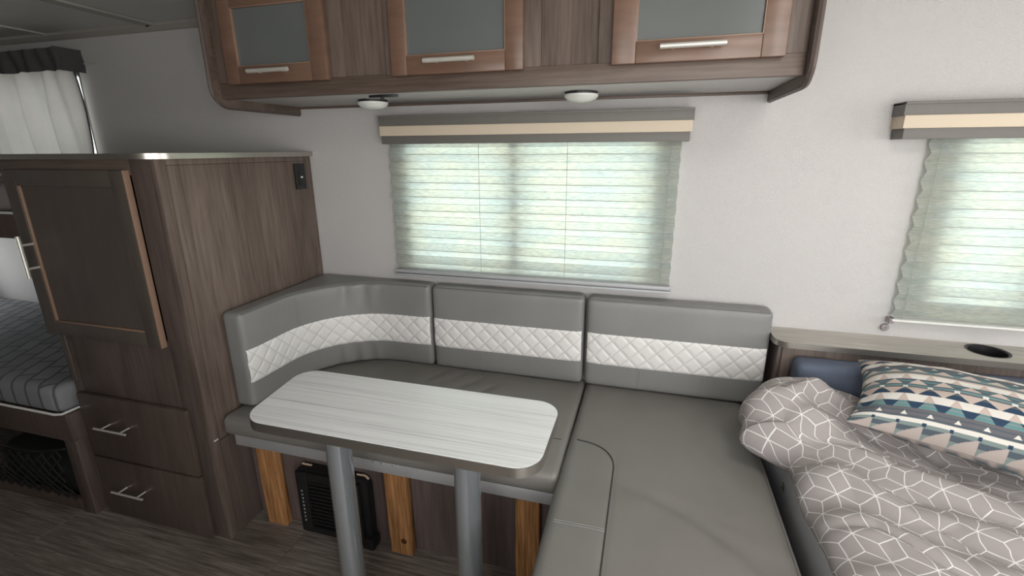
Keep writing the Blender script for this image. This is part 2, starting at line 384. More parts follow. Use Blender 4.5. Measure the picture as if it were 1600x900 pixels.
def floor():
    f = struct('floor', box(XL, XR, YR, D, -.05, -.004), 'seamfill')
    L, Wd, g = .92, .46, .0028
    me = bpy.data.meshes.new('floor_tile'); b = box(-L/2+g/2, L/2-g/2, -Wd/2+g/2, Wd/2-g/2, -.004, 0, .0008, 1); b.to_mesh(me); b.free(); me.materials.append(M['floor'])
    x = -1.135-3*L+L/2
    i = 0
    base = ROOT[f.name]
    while x-L/2 < XR:
        y = YR+Wd/2
        while y < D+Wd/2:
            if x+L/2 <= XR+.3 and y+Wd/2 < D+.1:
                o = bpy.data.objects.new('floor_tile', me); COL.objects.link(o); o.parent = f; o.location = Vector((x, y, 0))-base
            y += Wd
        x += L
floor()

def window(idx, hole, mull, grid_label=None):
    x0, x1, z0, z1 = hole; y0, y1 = D+.006, D+.040
    bm = frame_poly(x0, x1, z0, z1, (.022,)*4, y0, y1, .003)
    f = struct('window_%d' % idx, bm, 'frame_al', None, True)
    obj('pane', box(x0+.02, x1-.02, D+.024, D+.028, z0+.02, z1-.02), 'glass', f, False)
    if mull is not None: obj('mullion', box(mull-.019, mull+.019, D+.004, D+.036, z0+.02, z1-.02, .003), 'frame_al', f)
    return f
window(1, WIN[0], -.487)
window(2, WIN[1], 1.115)
window(3, WIN[2], None)

def pleated_shade(x0, x1, z0, z1, label, cords, rail_mat, rail_z):
    y = D-.022; t = thing('pleated_shade', label, 'window shade', ((x0+x1)/2, y, z0-.03), 'pleated window shades')
    half = .0265; n = int((z1-z0)/half); dz = (z1-z0)/n
    bm = B(); nx = 40; V = []
    for j in range(n+1):
        row = []
        for i in range(nx+1):
            x = x0+(x1-x0)*i/nx
            wob = .0018*noise.noise(Vector((x*7, j*.7, x0)))
            yy = y+(-.009 if j % 2 else .009)+wob
            sag = .0022*noise.noise(Vector((x*3, j*.35, 5+x0)))
            row.append(bm.verts.new((x+(.0035 if j % 2 else -.0005)*(1 if i == 0 else -1 if i == nx else 0), yy, z0+dz*j+sag)))
        V.append(row)
    for j in range(n):
        for i in range(nx): bm.faces.new((V[j][i], V[j][i+1], V[j+1][i+1], V[j+1][i]))
    cr = B()
    for j in range(1, n):
        ys = -.0008 if j % 2 else -.0004
        tube([V[j][i].co+Vector((0, ys, 0)) for i in range(0, nx+1, 2)], .0011 if j % 2 else .0008, 4, cr)
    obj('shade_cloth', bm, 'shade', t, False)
    obj('pleat_creases', cr, 'crease', t)
    obj('bottom_rail', boxes((x0-.002, x1+.002, y-.016, y+.016, z0-rail_z, z0-.004), bev=.003), rail_mat, t)
    if rail_mat == 'grey_pl': obj('rail_lip', boxes((x0-.004, x1+.004, y-.019, y+.012, z0-rail_z-.012, z0-rail_z-.002), bev=.002), rail_mat, t)
    obj('head_rail', boxes((x0-.002, x1+.002, y-.012, y+.016, z1-.002, z1+.022), bev=.002), 'white_pl', t)
    for cx in cords: obj('cord', tube([(cx, y-.0125, z0), (cx, y-.0125, z1)], .0009, 5), 'cord', t)
    return t
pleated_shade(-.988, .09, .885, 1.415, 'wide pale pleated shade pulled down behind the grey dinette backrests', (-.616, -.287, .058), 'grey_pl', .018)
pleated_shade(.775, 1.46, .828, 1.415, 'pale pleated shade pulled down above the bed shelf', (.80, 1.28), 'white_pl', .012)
def valance(x0, x1, label):
    t = thing('window_valance', label, 'valance', ((x0+x1)/2, D-.04, 1.372), 'striped window valances')
    z = (1.374, 1.403, 1.438, 1.473); yf = D-.08
    for nm, a, b, mt, off in (('lower_band', z[0], z[1], 'val_grey', 0), ('cream_band', z[1], z[2], 'val_cream', .003), ('upper_band', z[2], z[3], 'val_grey', 0)):
        inset = {'lower_band': .008, 'cream_band': .003, 'upper_band': 0}[nm]
        bm = boxes((x0+inset, x1-inset, yf-off+.003, yf+.012, a, b), (x0+inset, x0+inset+.012, yf+.012, D-.001, a, b), (x1-inset-.012, x1-inset, yf+.012, D-.001, a, b), bev=.0012)
        if nm == 'upper_band': box(x0, x1, yf, D-.001, z[3]-.006, z[3]+.002, .001, bm=bm)
        obj(nm, bm, mt, t)
valance(-.993, .117, 'grey and cream striped valance box over the wide dinette window')
valance(.672, 1.52, 'grey and cream striped valance box over the window by the bed')
def hold_down():
    t = thing('shade_hold_down', 'small round cord anchor on the wall above the bed shelf', 'cord anchor', (.772, D, .778))
    obj('button', lathe((.772, D-.002, .785), [(.004, -.010), (.011, -.008), (.013, -.003), (.013, 0), (.009, .002)], 16, axis='Y'), 'lilac_pl', t)
    obj('screw', lathe((.772, D-.012, .785), [(.002, -.002), (.004, 0), (.004, .003)], 10, axis='Y'), 'chrome', t)
    obj('bracket', boxes((.770, .784, D-.030, D-.001, .806, .824), bev=.002), 'lilac_pl', t)
    obj('cord', tube([(.774, D-.02, .806), (.772, D-.014, .797), (.771, D-.010, .79)], .0012, 5), 'cord', t)
hold_down()

# ------------------------------------------------------------------ overhead cabinet
def bar_handle(name, c, axis, L, parent, r=.005, stand=.030, mat='nickel', inset=.03):
    """bar handle standing off a face looking at -Y; c = centre of the bar"""
    x, y, z = c; h = L/2
    p = ((x-h, y, z), (x+h, y, z)) if axis == 'X' else ((x, y, z-h), (x, y, z+h))
    bm = tube(p, r, 10)
    for s in (-1, 1):
        q = (x+s*(h-inset), y, z) if axis == 'X' else (x, y, z+s*(h-inset))
        tube((q, (q[0], y+stand, q[2])), r*.75, 8, bm)
    return obj(name, bm, mat, parent)
def overhead():
    YU, Z0, Z1 = 1.370, 1.517, ZC-.001; x0, x1 = -1.387, .331
    t = thing('overhead_cabinet', 'brown overhead cabinet with three smoked glass doors above the wide window', 'cabinet', (-.53, 1.56, 1.497))
    obj('body', boxes((x0, x1, YU+.020, D-.001, Z0+.004, Z0+.016), (x0, x1, D-.014, D-.001, Z0+.016, Z1), (x0, x1, YU+.25, D-.014, 1.70, 1.712), bev=.001), 'wall', t, label='pale lined cabinet underside and back')
    obj('rear_cleat', box(x0, x1, D-.016, D-.001, Z0-.004, Z0+.006, .001), 'wood_x', t)
    zb = 1.566
    obj('bottom_rail', box(x0, x1, YU, YU+.020, Z0, zb, .0015), 'wood_x', t)
    obj('top_rail', box(x0, x1, YU, YU+.020, 1.835, Z1, .0015), 'wood_x', t)
    for a, b in ((x0, -1.30), (-1.0, -.911), (-.772, -.705), (-.39, -.307), (-.155, -.08), (.245, x1)):
        obj('stile', box(a, b, YU, YU+.020, zb, 1.835, .001), 'wood_panel', t)
    for a, b in ((-.915, -.768), (-.311, -.151)):
        obj('recessed_panel', box(a, b, YU+.010, YU+.017, zb-.004, 1.84), 'wood_panel', t)
    for (a, b, gx0, gx1) in ((-1.335, -.960, -1.287, -1.016), (-.745, -.352, -.696, -.402), (-.119, .282, -.060, .229)):
        zd, zt, gz0, gz1 = 1.558, 1.825, 1.609, 1.776
        d = obj('door', frame_poly(a, b, zd, zt, (gx0-a, b-gx1, gz0-zd, zt-gz1), YU-.020, YU-.001, .0025), 'door_red', t)
        obj('glass_pane', box(gx0-.004, gx1+.004, YU-.010, YU-.006, gz0-.004, gz1+.004), 'cab_glass', d, False)
        obj('inner_bead', frame_poly(gx0-.001, gx1+.001, gz0-.001, gz1+.001, (.003,)*4, YU-.019, YU-.010, .0006), 'edge_red', d)
        bar_handle('handle', ((a+b)/2-.008, YU-.045, 1.590), 'X', .150, d, .0065)
    # end panels with the rounded lower front corner
    for nm, xa, xb in (('end_panel', x0-.016, x0), ('end_panel', x1, x1+.016)):
        poly = rrect(1.342, D-.002, 1.497, Z1, (0, 0, .058, 0), 10)
        p = obj(nm, prism(poly, 'X', xa, xb, bev=.0015), 'wood_x', t)
        edge = rrect(1.3405, D-.002, 1.4955, Z1, (0, 0, .058, 0), 10)
        inner = [e for e in edge if True]
        pts = [(y, z) for (y, z) in edge][2:]     # from the top front round to the lower rear
        mid = (xa+xb)/2; path = [(1.3405, Z1)]+[q for q in edge if q[0] < 1.41 and q[1] < 1.56]+[(D-.002, 1.4955)]
        obj('edge_band', tube([(mid, y, z) for y, z in path], .0085, 6), 'wood_front', p)
overhead()
def puck(x, y, label):
    t = thing('puck_light', label, 'lamp', (x, y, 1.489), 'lamps under the overhead cabinet')
    obj('base_ring', lathe((x, y, 1.513), [(.050, 0), (.050, .008)], 32), 'black', t)
    obj('diffuser', lathe((x, y, 1.489), [(.005, 0), (.012, .0005), (.030, .003), (.045, .010), (.052, .018), (.052, .024)], 32), 'white_pl', t)
puck(-.955, 1.585, 'white domed puck lamp under the overhead cabinet beside the black latch')
puck(-.225, 1.575, 'white domed puck lamp under the overhead cabinet above the middle of the window')
def latch():
    t = thing('spring_latch', 'small black latch lever under the overhead cabinet edge', 'latch', (-.83, 1.45, 1.505))
    obj('lever', prism([(-.885, 1.447), (-.845, 1.438), (-.795, 1.441), (-.782, 1.450), (-.800, 1.458), (-.85, 1.456)], 'Z', 1.513, 1.520), 'black', t)
    obj('knob', lathe((-.838, 1.449, 1.505), [(.004, 0), (.006, .002), (.006, .009)], 10), 'black', t)
latch()

# ------------------------------------------------------------------ tall cabinet on the left
XC, YC = -1.370, 1.078; XCL = -1.965
def tall_cabinet():
    t = thing('tall_cabinet', 'dark walnut cabinet with one door and two drawers beside the dinette', 'cabinet', (-1.70, 1.41, 0))
    obj('body', boxes((XCL, XCL+.016, YC+.018, D-.002, 0, 1.331), (XC-.02, XC-.006, YC+.018, D-.002, 0, 1.331), (XCL, XC-.006, D-.016, D-.002, 0, 1.331), (XCL+.016, XC-.02, YC+.03, D-.016, .25, .262), (XCL+.016, XC-.02, YC+.03, D-.016, .70, .712), (XCL+.016, XC-.02, YC+.03, D-.016, 1.315, 1.331)), 'inner', t, False)
    obj('side_panel', box(XC-.006, XC-.001, YC+.034, D-.030, .395, 1.312, .0008), 'wood_side', t)
    obj('side_panel', box(XC-.006, XC-.001, YC+.034, D-.004, .002, .389, .0008), 'wood_front', t)
    obj('corner_stile', box(XC-.024, XC, YC, YC+.033, 0, 1.331, .002), 'wood_side', t)
    obj('side_trim', box(XC-.006, XC, D-.029, D-.003, .39, 1.331, .001), 'wood_side', t)
    obj('side_trim', box(XC-.006, XC, YC+.0335, D-.0295, 1.313, 1.331, .001), 'wood_side', t)
    # face frame
    obj('stile', box(-1.468, XC-.0245, YC, YC+.018, 0, 1.331, .001), 'wood_front', t)
    obj('stile', box(XCL, -1.925, YC, YC+.018, 0, 1.2845, .001), 'wood_front', t)
    obj('rail', box(-2.04, -1.468, YC, YC+.018, 1.285, 1.331, .001), 'wood_x', t)
    obj('rail', box(-1.925, -1.468, YC, YC+.018, .515, .76, .001), 'wood_front', t)
    obj('rail', box(-1.925, -1.468, YC+.002, YC+.018, 0, .515, .001), 'wood_front', t)
    obj('vertical_cleat', box(-1.965, -1.94, YC-.006, YC, .56, .735, .001), 'door_dark', t)
    dx0, dx1, z0, z1 = -1.992, -1.476, .742, 1.300; w = .055
    d = obj('door', frame_poly(dx0, dx1, z0, z1, (w, w, .050, .050), YC-.021, YC-.001, .003), 'door_dark', t)
    obj('inset_panel', box(dx0+w-.004, dx1-w+.004, YC-.012, YC-.006, z0+.046, z1-.046), 'door_dark', d)
    obj('panel_bead', boxes((dx0+w-.001, dx0+w+.007, YC-.0195, YC-.011, z0+.05, z1-.05), (dx0+w, dx1-w, YC-.0195, YC-.011, z0+.049, z0+.055), bev=.002), 'edge_red', d)
    obj('edge_strip', box(dx1-.0005, dx1+.004, YC-.0205, YC-.001, z0, z1, .001), 'edge_red', d)
    bar_handle('handle', (-1.938, YC-.055, 1.024), 'Z', .138, d, .0055, .036, 'nickel')
    for a, b, hz in ((.264, .520, .412), (.004, .256, .145)):
        f = obj('drawer', box(-1.94, -1.437, YC-.020, YC-.001, a, b, .004, 2), 'drawer', t)
        bar_handle('handle', (-1.760, YC-.055, hz), 'X', .150, f, .004, .036, 'nickel')
    top = obj('countertop', prism(rrect(XCL-.10, XC+.014, YC-.024, D-.001, (0, 0, 0, .085), 12), 'Z', 1.3315, 1.3465, bev=.001), 'lamtop', t)
    out = rrect(XCL-.10, XC+.0145, YC-.0245, D-.001, (0, 0, 0, .085), 12)
    k = [p for p in out if not (p[0] < XCL and p[1] > YC+.2)]
    bm = B(); ordered = [p for p in out[2:]]+[out[0]]
    for i in range(len(ordered)-1):
        (ax, ay), (bx, by) = ordered[i], ordered[i+1]; nrm = Vector((by-ay, -(bx-ax), 0)).normalized()*.0012
        v = [bm.verts.new((ax, ay, 1.3308)), bm.verts.new((bx, by, 1.3308)), bm.verts.new((bx, by, 1.3472)), bm.verts.new((ax, ay, 1.3472))]
        bm.faces.new(v)
    bmesh.ops.remove_doubles(bm, verts=bm.verts, dist=1e-5)
    obj('edge_band', bm, 'edge_metal', top)
    obj('trim_clip', boxes((XC-.001, XC+.003, YC+.008, YC+.024, .400, .404), bev=.0005), 'white_pl', t)
tall_cabinet()
def switch_plate():
    t = thing('switch_plate', 'black switch plate high on the side of the tall cabinet', 'switch', (XC, 1.672, 1.205))
    obj('plate', box(XC-.001, XC+.007, 1.643, 1.702, 1.203, 1.303, .002), 'black', t)
    obj('rocker', box(XC+.006, XC+.011, 1.659, 1.686, 1.225, 1.275, .002), 'black', t)
    obj('indicator', box(XC+.0105, XC+.0118, 1.667, 1.678, 1.247, 1.253), 'white_pl', t)
switch_plate()

# ------------------------------------------------------------------ bunk on the far left
def bunks():
    bx0, bx1, by = XL+.001, -1.973, 1.040; yu = 1.10
    t = thing('lower_bunk', 'dark wooden lower bunk with open storage next to the tall cabinet', 'bunk bed', (-2.8, 1.4, 0))
    obj('front_rail', box(bx0, bx1, by-.012, by+.012, .325, .440, .003), 'drawer', t)
    obj('end_rail', box(bx1-.035, bx1+.004, by-.006, by+.30, .330, .438, .003), 'wood_front', t)
    obj('post', box(bx1-.065, bx1-.004, by-.004, by+.06, 0, .328, .003), 'wood_front', t)
    obj('floor_rail', box(bx0, bx1-.067, by-.002, by+.016, 0, .055, .003), 'drawer', t)
    obj('deck', box(bx0, bx1-.075, by+.02, D-.002, .40, .4395), 'inner', t)
    obj('storage_liner', boxes((bx0, bx1-.08, by+.40, by+.41, 0, .40)), 'storage', t)
    m = thing('bunk_mattress', 'grey quilted mattress with white piping on the lower bunk', 'mattress', (-2.8, 1.4, .428))
    def fn(p):
        q = Vector((bx0+.004+p.x, by-.022+p.y, .4415+p.z))
        if p.z > .08: q.z += .006*noise.noise(Vector((q.x*6, q.y*9, 0)))
        return q
    obj('mattress_body', rbox(bx1-bx0-.008, D-by+.015, .105, .03, (60, 30, 3), fn), 'bunk_mat', m)
    obj('piping', tube([(bx0+.01, by-.026, .446), (bx1-.03, by-.026, .446), (bx1-.006, by-.018, .446), (bx1-.003, by+.05, .446), (bx1-.003, by+.5, .446)], .0045, 8), 'white_pl', m)
    u = thing('upper_bunk', 'dark wooden upper bunk rail left of the tall cabinet door', 'bunk bed', (-2.8, 1.4, 1.08))
    obj('front_rail', box(bx0, -1.974, yu-.01, yu+.012, 1.068, 1.149, .003), 'drawer', u)
    obj('deck', box(bx0, -1.974, yu+.014, D-.002, 1.09, 1.105), 'inner', u)
    um = thing('upper_mattress', 'dusty grey mattress lying on the upper bunk', 'mattress', (-2.8, 1.4, 1.158))
    obj('mattress_body', rbox(-1.978-bx0, D-yu-.17, .10, .03, (20, 10, 3), lambda p: Vector((bx0+p.x, yu+.016+p.y, 1.151+p.z+.004*noise.noise(Vector((p.x*9, p.y*9, 0)))))), 'bunkpillow', um)
    obj('piping', tube([(bx0+.01, yu, 1.1545), (-1.98, yu, 1.1545)], .005, 8), 'white_pl', um)
    # cargo net across the storage opening
    n = thing('storage_net', 'black elastic cargo net across the storage under the lower bunk', 'net', (-2.4, by, .06))
    bm = B(); xa, xb = bx0+.6, bx1-.067
    def top(x): 
        f = (x-xa)/(xb-xa); return .285-.050*math.sin(PI*min(1, max(0, (f-.45)/.55)))
    tube([(xa+(xb-xa)*k/40, by-.008, top(xa+(xb-xa)*k/40)) for k in range(41)], .004, 6, bm)
    rr = random.Random(3); step = .052
    for s in (-1, 1):
        x = xa-.3
        while x < xb+.3:
            pts = []
            for k in range(13):
                z = .05+(.24)*k/12; xx = x+s*(z-.05)*1.05+.012*noise.noise(Vector((x*9, z*14, s)))
                if xa < xx < xb and z < top(xx)+.004: pts.append((xx, by-.006-.018*math.sin(PI*k/12)+.006*noise.noise(Vector((xx*8, z*9, 1))), z))
            if len(pts) > 1: tube(pts, .0028, 5, bm)
            x += step
    obj('mesh_cords', bm, 'black_net', n)
    b = thing('storage_bag', 'black lumpy bag behind the cargo net under the lower bunk', 'bag', (-2.2, by+.16, 0))
    def bag(p):
        q = Vector((bx1-.085-.50+p.x, by+.03+p.y, .001+p.z)); s = .02*noise.noise(q*9)
        return q+Vector((s, s, s*.6*(p.z/.2)))
    obj('bag_body', rbox(.50, .28, .20, .07, (14, 8, 6), bag), 'black_net', b)
bunks()
def curtain():
    t = thing('bunk_curtain', 'pale gathered curtain with a dark header over the bunk window', 'curtain', (-2.85, D-.05, 1.2))
    x0, x1 = -3.20, -2.528
    def wave(x, z):
        p = x*30+1.5*math.sin(z*3.2+x*6); a = .026*(1-2*abs(math.sin(p*.5))**1.5)+.010*math.sin(x*71+z*4)
        return D-.058+a*(.45+.55*min(1, (1.72-z)/.2))
    def fn(u, v):
        z = 1.18+.53*v; xe = x1-.004-.02*(1-v); x = x0+(xe-x0)*u
        x -= .004*math.sin(z*30)*u
        return Vector((x, wave(x, z), z))
    obj('drape', grid(150, 24, fn), 'curtain', t)
    def fh(u, v):
        x = x0+(x1+.012-x0)*u; z = 1.700+.092*v+.003*math.sin(x*40)*(1-v)
        return Vector((x, D-.096+.006*math.sin(x*75+2*v)+.008*(1-v)*math.sin(x*33), z))
    h = grid(110, 6, fh); join(h, grid(4, 6, lambda u, v: Vector((x1+.010+.004*u, D-.118+.112*u+.003*math.sin(v*5), 1.698+.094*v))))
    join(h, grid(30, 2, lambda u, v: Vector((x0+(x1+.014-x0)*u, D-.096+.092*v, 1.792))))
    obj('header', h, 'curt_dark', t)
    obj('side_hem', tube([fn(1, 1-k/20)+Vector((.002, 0, 0)) for k in range(21)], .0035, 6), 'curt_dark', t)
curtain()

# ------------------------------------------------------------------ dinette
ZS = .477
def wr(x, y, s=1.0): return s*(.0035*noise.noise(Vector((x*5, y*5, 3)))+.0018*noise.noise(Vector((x*13, y*9, 8))))
def seat_top(x, y):
    z = wr(x, y)
    for k, (cx, cy, an) in enumerate(((-.70, 1.60, 1.05), (-.62, 1.58, 1.0), (-.78, 1.60, 1.1), (-.55, 1.54, .95))):
        d = (x-cx)*math.sin(an)-(y-cy)*math.cos(an); l = (x-cx)*math.cos(an)+(y-cy)*math.sin(an)
        z -= .004*math.exp(-(d/.010)**2)*math.exp(-(l/.07)**2)
    return z
def chaise_top(x, y):
    z = wr(x, y)
    # long shallow creases across the seat
    for cx, cy, an, L, w, h in ((.22, 1.02, -.55, .22, .022, .006), (.10, 1.10, -.28, .16, .02, .004), (.30, .93, -.75, .12, .02, .005)):
        d = -(x-cx)*math.sin(an)+(y-cy)*math.cos(an); l = (x-cx)*math.cos(an)+(y-cy)*math.sin(an)
        z -= h*math.exp(-(d/w)**2)*math.exp(-(l/L)**2)
    z -= .003*math.exp(-((x+.045)/.006)**2)*sm(1.30, 1.22, y)
    return z
def seats():
    t = thing('bench_seat_cushion', 'grey vinyl seat cushion of the bench behind the table', 'seat cushion', (-.77, 1.4, .40))
    x0, x1, y0, y1, z0 = -1.362, -.193, 1.125, 1.742, .405
    def fn(p):
        q = Vector((x0+p.x, y0+p.y, z0+p.z)); k = sm(.03, .07, p.z)
        q.z += k*(seat_top(q.x, q.y)+.004*math.sin(PI*p.x/(x1-x0)))
        if p.y < .05: q.x += 0; q.y -= .006*math.sin(PI*min(1, p.z/.07))
        return q
    obj('cushion_body', rbox(x1-x0, y1-y0, ZS-z0, .018, (90, 56, 3), fn), 'leather_seat', t)
    obj('cross_seam', tube([(x0+.02+(x1-x0-.04)*k/60, 1.298, ZS+.0002+seat_top(x0+.02+(x1-x0-.04)*k/60, 1.298)+.004*math.sin(PI*k/60)) for k in range(61)], .0014, 5), 'seam', t)
    obj('front_piping', tube([(x0+.012+(x1-x0-.024)*k/40, y0+.004, ZS-.010+.003*noise.noise(Vector((k*.2, 0, 0)))) for k in range(41)], .0032, 6), 'piping', t)
    c = thing('chaise_cushion', 'large grey vinyl chaise seat cushion between table and bed', 'seat cushion', (.09, 1.05, .40))
    a0, a1, b0, b1, c0 = -.189, .372, .33, 1.742, .355
    def fc(p):
        q = Vector((a0+p.x, b0+p.y, c0+p.z)); k = sm(.07, .115, p.z)
        q.z += k*chaise_top(q.x, q.y)
        if p.x < .06: q.x -= .010*math.sin(PI*min(1, p.z/(ZS-c0)))*(.6+.4*math.sin(q.y*7))
        if p.x > a1-a0-.03: q.x += .004*math.sin(PI*min(1, p.z/(ZS-c0)))
        return q
    obj('cushion_body', rbox(a1-a0, b1-b0, ZS-c0, .026, (60, 110, 4), fc), 'leather_seat', c)
    def line(pts, r=.0024): return tube([(x, y, ZS+.0003+chaise_top(x, y)) for x, y in pts], r, 5)
    arc = [(-.165+.012*k/4, 1.312-.0005*k) for k in range(5)]+[(-.153+.108*math.sin(PI/2*k/12), 1.204+.106*math.cos(PI/2*k/12)) for k in range(13)]
    arc += [(-.045, 1.20-(1.20-.36)*k/40) for k in range(1, 41)]
    obj('panel_seam', line(arc), 'seam', c)
    for dy in (0, .007):
        obj('double_stitch', line([(-.172+(.125)*k/20, .962-dy) for k in range(21)], .0011), 'stitch', c)
    obj('side_welt', tube([(a1-.006, b0+.03+(b1-b0-.12)*k/50, ZS-.006+chaise_top(a1-.01, b0+.03+(b1-b0-.12)*k/50)) for k in range(51)], .0035, 6), 'piping', c)
seats()

def quilt(s, z, p=.064):
    d = 1
    for q in ((s+z)/p, (s-z)/p):
        f = q-math.floor(q); d = min(d, min(f, 1-f))
    return 1-math.exp(-(d/.085)**1.3)
def backrest(name_label, path, L, thick, ns, upper_seams=(), lower_seams=(), z0=.482, z1=.832, band=(.575, .700), ripple=0):
    """path(s) -> (point on the front face, outward normal); thick(s) -> depth to the wall"""
    p0, n0 = path(L/2); t = thing('back_cushion', name_label, 'back cushion', (p0.x, p0.y, z0), 'striped back cushions of the dinette')
    H = z1-z0; r = .02; T0 = .07
    def front(s, z):
        p, n = path(s); e = min(s, L-s); g = .006*math.sin(PI*min(1, max(0, (z-z0)/H)))*sm(0, .06, e)
        if ripple: g += ripple*sm(z0+.13, z0+.03, z)*sm(.33, .40, s)*sm(.62, .5, s)*math.sin(s*95+z*8)*.9+ripple*.7*sm(z1-.12, z1-.03, z)*sm(.38, .44, s)*sm(.66, .5, s)*math.sin(s*80-z*15)
        g += .0015*noise.noise(Vector((s*9, z*9, L)))
        return Vector((p.x, p.y, z))+n*g
    def fn(p):
        s, f, h = p.x, p.y/T0, p.z
        a, n = path(min(max(s, 0), L)); th = thick(min(max(s, 0), L))
        q = Vector((a.x, a.y, z0+h))-n*(p.y if p.y <= r else r+(th-2*r)*(p.y-r)/(T0-2*r) if p.y <= T0-r else th-(T0-p.y))
        e = min(s, L-s)
        if p.y < r*1.01: q += (front(s, z0+h)-Vector((a.x, a.y, z0+h)))*sm(r, 0, p.y)
        if h > H-.03: q.z += .003*noise.noise(Vector((s*8, p.y*5, 1)))
        return q
    obj('cushion_body', rbox(L, T0, H, r, (ns, 4, 18), fn), 'leather', t)
    nb = int(L/.0042)
    def fb(u, v):
        s = .006+(L-.012)*u; z = band[0]+(band[1]-band[0])*v; _, n = path(s)
        ev = min(v, 1-v)*(band[1]-band[0]); eu = min(s-.006, L-.006-s)
        # the band rolls back at the two ends with the cushion corner
        roll = r-math.sqrt(max(0, r*r-max(0, r-min(s, L-s))**2))
        return front(s, z)+n*(-.0012+0.0042*quilt(s, z-.003)*sm(0, .012, ev)+.0018*sm(0, .004, ev)-roll)
    obj('quilted_band', grid(nb, 32, fb, uv=lambda u, v: (.006+(L-.012)*u, band[0]+(band[1]-band[0])*v-.003)), 'white_quilt', t, label='white diamond quilted band')
    def seam(sx, za, zb):
        for ds in (-.004, .004):
            obj('seam', tube([front(sx+ds, za+(zb-za)*k/10)+path(sx+ds)[1]*.0004 for k in range(11)], .0015, 5), 'stitch', t)
    for sx in upper_seams: seam(sx, band[1]+.002, z1-.018)
    for sx in lower_seams: seam(sx, z0+.018, band[0]-.002)
    obj('top_piping', tube([front(.012+(L-.024)*k/ns, z1-.006)-path(.012+(L-.024)*k/ns)[1]*.004 for k in range(ns+1)], .0026, 6), 'piping', t)
    return t
def straight(xa): return lambda s: (Vector((xa+s, 1.672, 0)), Vector((0, -1, 0)))
backrest('straight grey back cushion with white quilted band in the middle of the dinette', straight(-.815), .612, lambda s: .075, 50, lower_seams=(.213, .417))
backrest('straight grey back cushion with white quilted band next to the bed shelf', straight(-.193), .618, lambda s: .075, 50, lower_seams=(.2, .42))
def corner_cushion():
    xf, yf, rad, ya, xb = -1.283, 1.672, .30, 1.192, -.822
    s1 = (yf-rad)-ya; s2 = rad*PI/2; s3 = xb-(xf+rad); L = s1+s2+s3
    def path(s):
        if s <= s1: return Vector((xf, ya+s, 0)), Vector((1, 0, 0))
        if s <= s1+s2:
            a = (s-s1)/rad; c = Vector((xf+rad, yf-rad, 0)); d = Vector((-math.cos(a), math.sin(a), 0)); return c+d*rad, -d
        return Vector((xf+rad+s-s1-s2, yf, 0)), Vector((0, -1, 0))
    def thick(s):
        p, n = path(s); d = -n; out = 9
        if d.x < -1e-6: out = min(out, (-1.364-p.x)/d.x)
        if d.y > 1e-6: out = min(out, (1.747-p.y)/d.y)
        return out
    backrest('curved grey corner back cushion with white quilted band against the tall cabinet', path, L, thick, 70, upper_seams=(s1+.075, s1+s2-.10), ripple=.006)
corner_cushion()

def bench():
    t = thing('dinette_bench', 'dark wood bench with an aluminium strip under the seat', 'bench', (-.77, 1.4, 0))
    obj('front_panel', box(-1.366, -.20, 1.225, 1.237, 0, .392), 'bench_panel', t)
    obj('seat_board', box(-1.362, -.197, 1.145, 1.742, .392, .404, .001), 'wood_x', t)
    obj('edge_strip', box(-1.335, -.197, 1.138, 1.1445, .362, .402, .001), 'alu', t, label='bare aluminium edge strip')
    for k, x in enumerate((-.84, -.79, -.76, -.72)):
        obj('screw', lathe((x, 1.137, .397), [(.0015, -.001), (.003, 0), (.003, .002)], 8, axis='Y'), 'chrome', t)
    c = thing('chaise_bench', 'dark wood box under the chaise cushion', 'bench', (.09, 1.0, 0))
    obj('side_panel', box(-.186, -.172, .36, 1.742, 0, .352), 'bench_panel', c)
    obj('side_panel', box(.360, .374, .36, 1.742, 0, .352), 'bench_panel', c)
    obj('front_panel', box(-.17, .358, .36, .374, 0, .352), 'bench_panel', c)
    obj('top_board', box(-.186, .374, .34, 1.742, .3525, .3545), 'wood_x', c)
bench()
def post(x0, x1, lean, label, knot=False):
    def fn():
        bm = B(); n = 14; zs = [.390*k/n for k in range(n+1)]; P = []
        prof = rrect(0, x1-x0, 0, .034, .004, 3)
        for z in zs:
            w = .0012*noise.noise(Vector((x0*9, z*14, 0)))
            P.append([bm.verts.new((x0+px+lean*z+w, 1.186+py, z)) for px, py in prof])
        for A, C in zip(P, P[1:]):
            for k in range(len(prof)): bm.faces.new((A[k], A[(k+1) % len(prof)], C[(k+1) % len(prof)], C[k]))
        bm.faces.new(P[0][::-1]); bm.faces.new(P[-1]); return bm
    t = thing('support_post', label, 'post', ((x0+x1)/2, 1.203, 0), 'pine posts under the bench')
    obj('post_body', fn(), 'pine', t)
    if knot: obj('knot', lathe(((x0+x1)/2+.012, 1.1857, .055), [(.001, -.0006), (.009, -.0006), (.011, 0), (.011, .002)], 14, axis='Y'), 'knot', t)
    return t
post(-1.305, -1.222, -.02, 'raw pine post under the bench next to the tall cabinet')
post(-.785, -.703, -.02, 'raw pine post with a knot under the middle of the bench', True)
post(-.333, -.257, 0, 'orange raw pine post under the bench end by the chaise')
